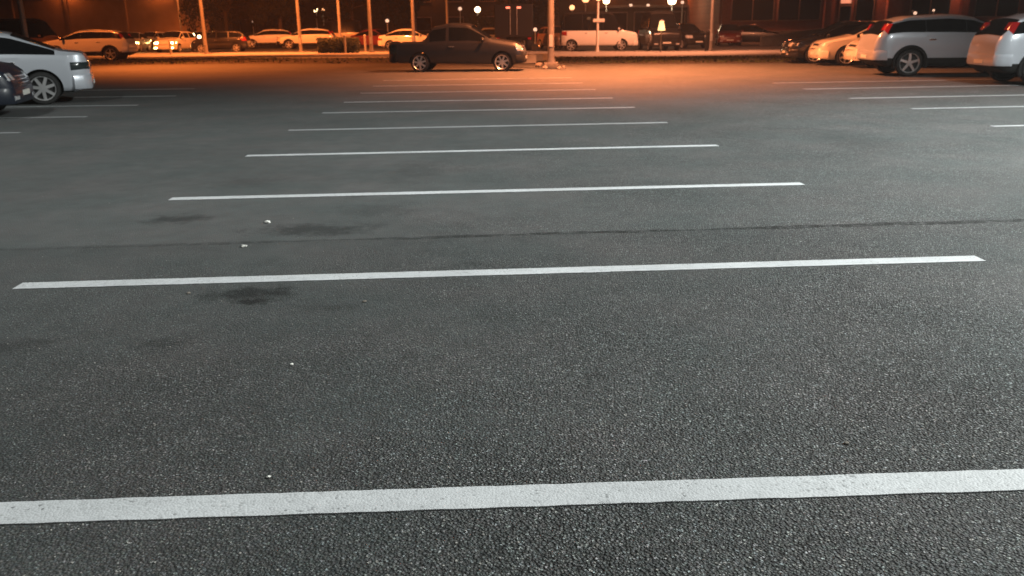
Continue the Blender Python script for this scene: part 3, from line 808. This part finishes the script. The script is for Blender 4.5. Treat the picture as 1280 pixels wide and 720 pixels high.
lamp_post(G(888, 64, .03), 8.0, .10, R(-140), 2.2, 'slim reddish pole between the black pickup and the maroon hatchback', LG, 9500, (1, .32, .15), size=140, blend=.6, aim=(-.25, .45, -1))
# white area lights that flood the near bays; they stand outside the picture
WG = 'white car park floodlight posts'
lamp_post(Vector((12.6, 7.6, 0)), 8.5, .12, R(155), 1.5, 'tall white floodlight post beside the right bays', WG, 15500, WHITE, 'lit_white', 132, .75, aim=(-.44, .10, -1))
lamp_post(Vector((-11.5, 7.5, 0)), 8.5, .12, R(25), 1.5, 'tall white floodlight post beside the left bays', WG, 1800, WHITE, 'lit_white', 122, .6)
lamp_post(Vector((4.5, -5.0, 0)), 8.5, .12, R(100), 1.5, 'tall white floodlight post behind the camera', WG, 1300, WHITE, 'lit_white', 150, .35)

# concrete block, kerb stones and rocks round the foot of the thick post
b = bmesh.new(); box(b, -.24, .24, -.24, .24, 0, .20, .03); o = obj('concrete_block', b, M['oldconcrete'], smooth=40); o.location = (bA.x, bA.y, 0)
tag(o, 'square concrete block under the thick lamp post', 'concrete block')
for i, (px, py, r) in enumerate(((699, 87, .10), (704, 85.5, .08), (681, 86.5, .10), (674, 83.5, .15), (696, 83, .10))):
    c = G(px, py); b = bmesh.new(); bmesh.ops.create_icosphere(b, subdivisions=2, radius=r)
    for v in b.verts: v.co *= random.uniform(.75, 1.15); v.co.z = max(v.co.z*.7+r*.4, 0)
    o = obj('rock', b, M['rock'], smooth=35); o.location = (c.x, c.y, 0)
    tag(o, ['rock right of the concrete block at the thick post', 'outer small rock farthest right of the thick post', 'rock touching the left of the concrete block',
            'largest rock, farthest left of the thick post', 'rock behind the right corner of the concrete block'][i], 'rock', 'rocks round the thick lamp post')
for i, (px, py) in enumerate(((661, 79.5), (669, 77.5), (679, 76.5))):
    c = G(px, py); b = bmesh.new(); box(b, -.3, .3, -.12, .12, 0, .3, .03)
    for v in b.verts: v.co += Vector((random.uniform(-.02, .02), random.uniform(-.02, .02), 0))
    o = obj('kerb_stone', b, M['kerb'], smooth=30); o.location = (c.x, c.y, 0 if py > 80 else .02); o.rotation_euler[2] = random.uniform(-.4, .4)
    tag(o, ['loose pale kerb stone nearest the pickup bumper', 'middle one of three loose kerb stones by the verge', 'loose kerb stone nearest the thick post'][i], 'kerb stone', 'loose kerb stones by the thick post')

# slim post with a globe and a small sign in front of the white van
def globe_lamp(base, h, rad, gl, gr, label, group, sign=False, power=0, col=(1, .75, .45)):
    r = empty('globe_lamp', base); tag(r, label, 'lamp', group)
    b = bmesh.new(); tube(b, [(0, 0, 0), (0, 0, .3), (0, 0, h)], [rad*1.5, rad, rad*.85], 12); obj('pole', b, M['signwhite' if sign else 'galv'], r, smooth=40)
    b = bmesh.new(); ball(b, (0, 0, h+gr*.9), gr); obj('globe', b, M[gl], r, smooth=60)
    b = bmesh.new(); tube(b, [(0, 0, h-.06), (0, 0, h+.04)], [rad, gr*.6], 12); obj('collar', b, M['headgrey'], r, smooth=40)
    if sign:
        b = bmesh.new(); box(b, -.27, .38, -rad-.03, -rad-.005, 1.62, 1.80, .008); obj('sign_plate', b, M['signwhite'], r)
    if power:
        l = bpy.data.lights.new('globe_light', 'POINT'); l.energy = power; l.color = col; l.shadow_soft_size = gr*1.15
        o = bpy.data.objects.new('globe_light', l); COL.objects.link(o); o.location = Vector(base)+Vector((0, -gr*1.4, h+gr*.9))
    return r
globe_lamp(G(746.5, 64.6, .03), 2.75, .075, 'lit_orange', .12, 'pale slim lamp post with a small sign plate in front of the white van', None, True)

GG = 'far globe lamps before the buildings'
def far_lamp(px, py, Y, gl, gr, label, power=0, col=(1, .75, .45)):
    p = at(px, py, Y)
    globe_lamp(Vector((p.x, p.y, 0)), p.z-gr*.9, .06, gl, gr, label, GG, False, power, col)
far_lamp(395, 13, 88, 'lit_globe', .22, 'bright globe lamp left of a dimmer twin, above the beige van')
far_lamp(403.5, 13, 89, 'lit_orange', .19, 'dimmer twin globe lamp above the beige van')
far_lamp(597, 12, 92, 'lit_globe', .30, 'bright globe lamp high above the pickup cab', 120)
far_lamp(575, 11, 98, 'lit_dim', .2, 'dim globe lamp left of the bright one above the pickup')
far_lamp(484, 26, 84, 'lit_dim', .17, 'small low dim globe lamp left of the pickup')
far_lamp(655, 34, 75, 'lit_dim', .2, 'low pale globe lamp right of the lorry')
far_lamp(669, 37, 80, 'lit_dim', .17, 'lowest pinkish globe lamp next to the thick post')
far_lamp(715, 9.5, 86, 'lit_orange', .25, 'orange globe lamp just right of the top of the thick post')
far_lamp(758, 1, 86, 'lit_globe', .32, 'big bright globe lamp above the white van', 160)
far_lamp(732, -1, 90, 'lit_orange', .36, 'orange globe lamp at the top edge left of the van post')
far_lamp(840, 1, 86, 'lit_globe', .40, 'biggest brightest globe lamp above the black van', 200)
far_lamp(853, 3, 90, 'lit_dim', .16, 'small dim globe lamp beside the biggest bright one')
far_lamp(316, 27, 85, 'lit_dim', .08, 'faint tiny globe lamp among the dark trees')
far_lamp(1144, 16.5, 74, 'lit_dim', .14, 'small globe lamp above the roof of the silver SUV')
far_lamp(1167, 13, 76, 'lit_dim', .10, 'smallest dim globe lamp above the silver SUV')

far_lamp(167, 44, 74, 'lit_orange', .16, 'small low orange lamp above the leftmost car with lit headlights')  # from here on, glowing globes added in place of reflections on windscreens
far_lamp(213, 42.5, 76, 'lit_orange', .18, 'small low orange lamp above the cream hatchback with bright headlights')
far_lamp(241, 44, 72, 'lit_globe', .16, 'small low bright lamp left of the lamp post on the kerb')
far_lamp(249, 46, 70, 'lit_globe', .14, 'lowest bright lamp touching the left of the lamp post on the kerb')
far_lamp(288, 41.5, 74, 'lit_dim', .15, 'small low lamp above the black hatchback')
# lit amber lamp on the black van windscreen level: a courtesy lantern on a short post behind it
def lantern(px, py, Y, label):
    p = at(px, py, Y); r = empty('lantern_post', (p.x, p.y, 0)); tag(r, label, 'lantern')
    b = bmesh.new(); tube(b, [(0, 0, 0), (0, 0, p.z-.2)], .04, 10); obj('pole', b, M['headgrey'], r)
    b = bmesh.new(); tube(b, [(0, 0, p.z-.25), (0, 0, p.z+.22)], [.20, .11], 8); obj('glass_case', b, M['lit_amber'], r)
    b = bmesh.new(); tube(b, [(0, 0, p.z+.22), (0, 0, p.z+.32)], [.17, .02], 8); obj('cap', b, M['headgrey'], r)
lantern(827, 32, G(833, 66).y-.3, 'amber lantern on a short dark post before the black van')

# bollards
for i, (px, py, h) in enumerate(((214, 68.2, .85), (432, 66.5, 1.05), (457, 64.5, 1.0))):
    c = G(px, py, .03); r = empty('bollard', c)
    tag(r, ['pale bollard before the cream hatchback with bright headlights', 'pale bollard in front of the clipped hedge', 'bollard at the right end of the clipped hedge'][i], 'bollard', 'bollards along the footpath')
    b = bmesh.new(); tube(b, [(0, 0, 0), (0, 0, h)], [.075, .07], 14); obj('post', b, M['concrete'], r, smooth=40)
    b = bmesh.new(); ball(b, (0, 0, h), .085, 12, .7); obj('cap', b, M['kerb'], r, smooth=60)
c = G(884, 64.0, .03); r = empty('bollard', c); tag(r, 'dark thick bollard left of the slim reddish pole', 'bollard', 'bollards along the footpath')
b = bmesh.new(); tube(b, [(0, 0, 0), (0, 0, 1.0)], [.15, .14], 14); obj('post', b, M['plastic'], r, smooth=40)
b = bmesh.new(); ball(b, (0, 0, 1.0), .155, 12, .7); obj('cap', b, M['plastic'], r, smooth=60)

# ------------------------------------------------------------------ planting
def leaves(bm, pts, n, size):
    for i in range(n):
        c, rr = random.choice(pts)
        while True:
            d = Vector((random.uniform(-1, 1), random.uniform(-1, 1), random.uniform(-1, 1)))
            if d.length <= 1: break
        d = d.normalized()*d.length**.5
        p = Vector(c)+d*rr
        a = Vector((random.gauss(0, 1), random.gauss(0, 1), random.gauss(0, 1))).normalized(); b_ = a.orthogonal().normalized()
        s = size*random.uniform(.6, 1.4)
        bm.faces.new([bm.verts.new(p+a*s), bm.verts.new(p+b_*s*.45), bm.verts.new(p-a*s), bm.verts.new(p-b_*s*.45)])

def tree(x, y, h, cr, label, seed):
    random.seed(seed)
    r = empty('tree', (x, y, 0)); tag(r, label, 'tree', 'dark trees before the buildings')
    b = bmesh.new(); tube(b, [(0, 0, -.1), (.05, .03, h*.25), (.1, -.05, h*.5)], [.22, .17, .12], 10)
    blobs = []
    for k in range(13):
        a = random.random()*6.28; rr = cr*random.uniform(.25, .85); z = h*random.uniform(.32, .9)
        e = Vector((math.cos(a)*rr, math.sin(a)*rr, z)); s0 = Vector((.08, 0, h*random.uniform(.28, .48)))
        tube(b, [s0, s0.lerp(e, .5)+Vector((0, 0, .2)), e], [.07, .05, .02], 6)
        blobs.append((e, cr*random.uniform(.28, .5)))
    obj('trunk', b, M['bark'], r, smooth=50)
    b = bmesh.new(); leaves(b, blobs, 5200, .16); obj('crown', b, M['leafdark'], r, smooth=False)
T = [(283, 82, 8.5, 3.6, 'dark tree right of the kerb lamp post, leftmost of the dark trees'),
     (322, 85, 9.5, 4.0, 'broad dark tree above the white SUV'),
     (350, 80, 8.0, 3.2, 'dark tree left of the lamp post over the cream SUV'),
     (440, 84, 9.0, 3.8, 'dark tree above the clipped hedge'),
     (492, 88, 9.5, 3.6, 'dark tree left of the pickup, before the dim building'),
     (660, 90, 7.5, 3.0, 'dark tree behind the lorry')]
for i, (px, Y, h, cr, lab) in enumerate(T):
    tree(at(px, 37, Y).x, Y, h, cr, lab, 40+i)
random.seed(11)
def shrub(px, py, n, sz, hgt, label):
    c = G(px, py); r = empty('shrub', (c.x, c.y, 0)); tag(r, label, 'shrub')
    b = bmesh.new()
    for k in range(6): tube(b, [(random.uniform(-.3, .3), 0, 0), (random.uniform(-sz, sz)*.6, random.uniform(-.5, .5), hgt*.8)], [.04, .015], 6)
    obj('stem', b, M['bark'], r)
    b = bmesh.new(); leaves(b, [((random.uniform(-sz, sz), random.uniform(-.7, .7), random.uniform(.35, .8)*hgt), .45*hgt*random.uniform(.6, 1)) for _ in range(12)], n, .10)
    obj('foliage', b, M['leafdark'], r, smooth=False)
shrub(618, 58, 4200, 1.5, 2.3, 'big dark round shrub behind the bonnet of the pickup')
c = G(424, 67.0); r = empty('hedge', (c.x, c.y, 0)); tag(r, 'clipped dark hedge with flat top on the far side of the verge', 'hedge')
b = bmesh.new()
for k in range(9): tube(b, [(-1.1+k*.28, 0, 0), (-1.1+k*.28, .05, .75)], .03, 6)
obj('stem', b, M['bark'], r)
b = bmesh.new()
for i in range(5200):
    p = Vector((random.uniform(-1.25, 1.25), random.uniform(-.45, .45), random.uniform(.06, .95)))
    a = Vector((random.gauss(0, 1), random.gauss(0, 1), random.gauss(0, 1))).normalized(); q = a.orthogonal(); s = random.uniform(.03, .07)
    b.faces.new([b.verts.new(p+a*s), b.verts.new(p+q*s*.5), b.verts.new(p-a*s), b.verts.new(p-q*s*.5)])
obj('foliage', b, M['leafhedge'], r, smooth=False)

# ------------------------------------------------------------------ low ramp wall at the right
a0, a1, a2 = G(951, 57.5), G(1000, 55.5), G(1075, 52)
r = empty('ramp_wall', (a0.x, a0.y, 0)); tag(r, 'low pale concrete ramp wall rising to the right before the brick building', 'wall')
b = bmesh.new()
pts = [(a0, .55), (a1, .85), (a2, 1.35)]; rows_ = []
for p, h in pts:
    q = p-a0
    rows_.append([b.verts.new((q.x, q.y+dy, z)) for dy, z in ((0, -.01), (0, h), (.25, h), (.25, -.01))])
for u, v in zip(rows_, rows_[1:]):
    for k in range(4): b.faces.new((u[k], u[(k+1) % 4], v[(k+1) % 4], v[k]))
b.faces.new(rows_[0]); b.faces.new(rows_[-1][::-1]); obj('wall', b, M['concrete'], r)
b = bmesh.new(); rows_ = []
for p, h in pts:
    q = p-a0
    rows_.append([b.verts.new((q.x, q.y+dy, z)) for dy, z in ((-.05, h+.003), (-.05, h+.09), (.30, h+.09), (.30, h+.003))])
for u, v in zip(rows_, rows_[1:]):
    for k in range(4): b.faces.new((u[k], u[(k+1) % 4], v[(k+1) % 4], v[k]))
b.faces.new(rows_[0]); b.faces.new(rows_[-1][::-1]); obj('coping', b, M['kerb'], r)

# ------------------------------------------------------------------ buildings
def building(name, x0, x1, Y, depth, h, wm, label, windows=(), extras=(), roof_over=.3):
    r = empty(name, ((x0+x1)/2, Y, 0)); tag(r, label, 'building'); ox = (x0+x1)/2
    b = bmesh.new(); box(b, x0-ox, x1-ox, 0, depth, -.1, h); obj('wall', b, wm, r)
    b = bmesh.new(); box(b, x0-ox-roof_over, x1-ox+roof_over, -roof_over, depth+roof_over, h+.003, h+.3, .03); obj('roof', b, M['roofing'], r)
    for (wx0, wx1, z0, z1, nm, pane) in windows:
        wx0 -= ox; wx1 -= ox
        b = bmesh.new(); t = .09
        for q in ((wx0, wx1, z0, z0+t), (wx0, wx1, z1-t, z1), (wx0, wx0+t, z0+t, z1-t), (wx1-t, wx1, z0+t, z1-t)):
            box(b, q[0], q[1], -.08, -.003, q[2], q[3])
        n = max(1, int((wx1-wx0)/1.6))
        for k in range(1, n):
            xx = wx0+(wx1-wx0)*k/n; box(b, xx-.035, xx+.035, -.07, -.003, z0+t, z1-t)
        f = obj(nm, b, M['frame'], r)
        b = bmesh.new(); box(b, wx0+.02, wx1-.02, -.03, -.004, z0+.02, z1-.02); obj('pane', b, M[pane], f)
    for nm, m, q in extras:
        b = bmesh.new(); box(b, q[0]-ox, q[1]-ox, q[2], q[3], q[4], q[5], .01); obj(nm, b, M[m], r)
    return r
def fill_wall_lamp(parent, x, z, power, col=SODIUM):  # unseen lamp added high on the wall to brighten the facade
    b = bmesh.new(); box(b, x-.18, x+.18, -.75, -.003, z, z+.14, .03); o = obj('wall_lamp', b, M['headgrey'], parent)
    b = bmesh.new(); box(b, x-.13, x+.13, -.70, -.40, z-.03, z-.002, .008); obj('lens', b, M['lit_sodium'], o)
    w = parent.location + Vector((x, -.6, z-.15)); spot('wall_light', w, w+Vector((0, -.12, -1)), power, col, 165, .4)
def bx(px, Y): return at(px, 37, Y).x
def bz(py, px, Y): return at(px, py, Y).z

Y = 78
wins = []
for p0, p1 in ((912, 966), (970, 1024)): wins.append((bx(p0, Y), bx(p1, Y), bz(26.5, 970, Y), bz(-6, 970, Y), 'window', 'glass'))
wins.append((bx(1046, Y), bx(1062, Y), bz(5.5, 1054, Y), bz(-5, 1054, Y), 'fanlight', 'lit_window'))
wins.append((bx(1046, Y), bx(1062, Y), .1, bz(6.5, 1054, Y), 'glass_door', 'glass'))
wins.append((bx(1066, Y), bx(1090, Y), bz(27, 1070, Y), bz(-6, 1070, Y), 'window', 'glass'))
for p0, p1 in ((1134, 1184), (1214, 1270), (1290, 1340)): wins.append((bx(p0, Y), bx(p1, Y), bz(22, p0, Y), bz(-8, p0, Y), 'window', 'glass'))
ex = [('pillar', 'brick', (bx(p-4, Y), bx(p+4, Y), -.45, -.003, 0, 7.4)) for p in (904, 1031, 1108, 1200, 1282)]
ex += [('plinth', 'kerb', (bx(906, Y)+.1, bx(1026, Y), -.18, -.003, 0, .9))]
ex += [('wall_light', 'lit_window', (bx(1236, Y), bx(1254, Y), -.12, -.01, bz(28.5, 1245, Y), bz(25.5, 1245, Y)))]
BB = building('brick_building', bx(898, Y), bx(1520, Y), Y, 14, 7.5, M['brick'], 'long red brick building with dark windows along the right', wins, ex)
for xx in (-18.5, -9.5, -1, 8): fill_wall_lamp(BB, xx, 5.6, 560, (1, .25, .10))
Y = 96
ex = [('pilaster', 'render', (bx(p-2, Y), bx(p+2, Y), -.3, -.003, 0, 7.6)) for p in (20, 88, 160, 225)]
wins = [(bx(p, Y), bx(p+22, Y), 5.0, 6.5, 'window', 'glass') for p in (40, 108, 182)]
TB = building('rendered_building', bx(-220, Y), bx(262, Y), Y, 12, 8, M['render'], 'tan rendered building in dim orange glow on the left', wins, ex)
for xx in (-8, 6, 16): fill_wall_lamp(TB, xx, 6.4, 300)
Y = 104
wins = [(bx(p, Y), bx(p+20, Y), 1.2, 2.8, 'window', 'glass') for p in (300, 350, 410, 520, 560, 600, 640)] + \
       [(bx(p, Y), bx(p+20, Y), 4.4, 6.0, 'window', 'glass') for p in (300, 350, 410, 520, 560, 600, 640)]
DB = building('dark_building', bx(268, Y), bx(694, Y), Y, 12, 9, M['darkrender'], 'dark two storey building behind the trees in the middle', wins)
for xx in (5, 14): fill_wall_lamp(DB, xx, 7.2, 700)
Y = 93
ex = [('canopy', 'frame', (bx(745, Y), bx(892, Y), -1.6, -.003, bz(9.5, 820, Y), bz(6.5, 820, Y)))]
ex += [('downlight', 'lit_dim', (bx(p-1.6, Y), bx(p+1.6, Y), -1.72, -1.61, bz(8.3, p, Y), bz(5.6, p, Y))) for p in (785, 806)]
wins = [(bx(p, Y), bx(p+28, Y), .6, 2.9, 'window', 'glass') for p in (756, 792, 828, 862)]
CB = building('canopy_building', bx(699, Y), bx(896, Y), Y, 12, 7, M['darkrender'], 'dark low building with a lit canopy edge behind the vans', wins, ex)
for xx in (-4, 4): fill_wall_lamp(CB, xx, 5.8, 500)

# ------------------------------------------------------------------ loose grit on the asphalt
random.seed(5)
bm = bmesh.new()
for i in range(420):
    px, py = random.uniform(0, 1280), 240+480*random.random()**.8
    c = G(px, py); r = random.uniform(.0016, .0042)
    v = [bm.verts.new((c.x+random.uniform(.6, 1)*r*math.cos(a), c.y+random.uniform(.6, 1)*r*math.sin(a), z)) for z in (.0003, r*.8) for a in (0, 1.26, 2.5, 3.8, 5.0)]
    bm.faces.new(v[5:])
    for k in range(5): bm.faces.new((v[k], v[(k+1) % 5], v[5+(k+1) % 5], v[5+k]))
o = obj('grit', bm, M['grit'], smooth=False); tag(o, 'fine pale grit scattered over the near asphalt', 'grit', None, 'stuff')

# ------------------------------------------------------------------ air
bm = bmesh.new(); box(bm, -410, 410, -210, 510, -1.2, 14)
me = bpy.data.meshes.new('haze'); bm.to_mesh(me); bm.free()
hm = bpy.data.materials.new('haze'); hm.use_nodes = True
n = hm.node_tree.nodes; n.remove(n['Principled BSDF'])
pv = n.new('ShaderNodeVolumePrincipled'); pv.inputs['Color'].default_value = (.9, .88, .86, 1); pv.inputs['Density'].default_value = HAZE; pv.inputs['Anisotropy'].default_value = .2
hm.node_tree.links.new(pv.outputs[0], n['Material Output'].inputs['Volume'])
me.materials.append(hm); o = link('haze', me); o['kind'] = 'stuff'
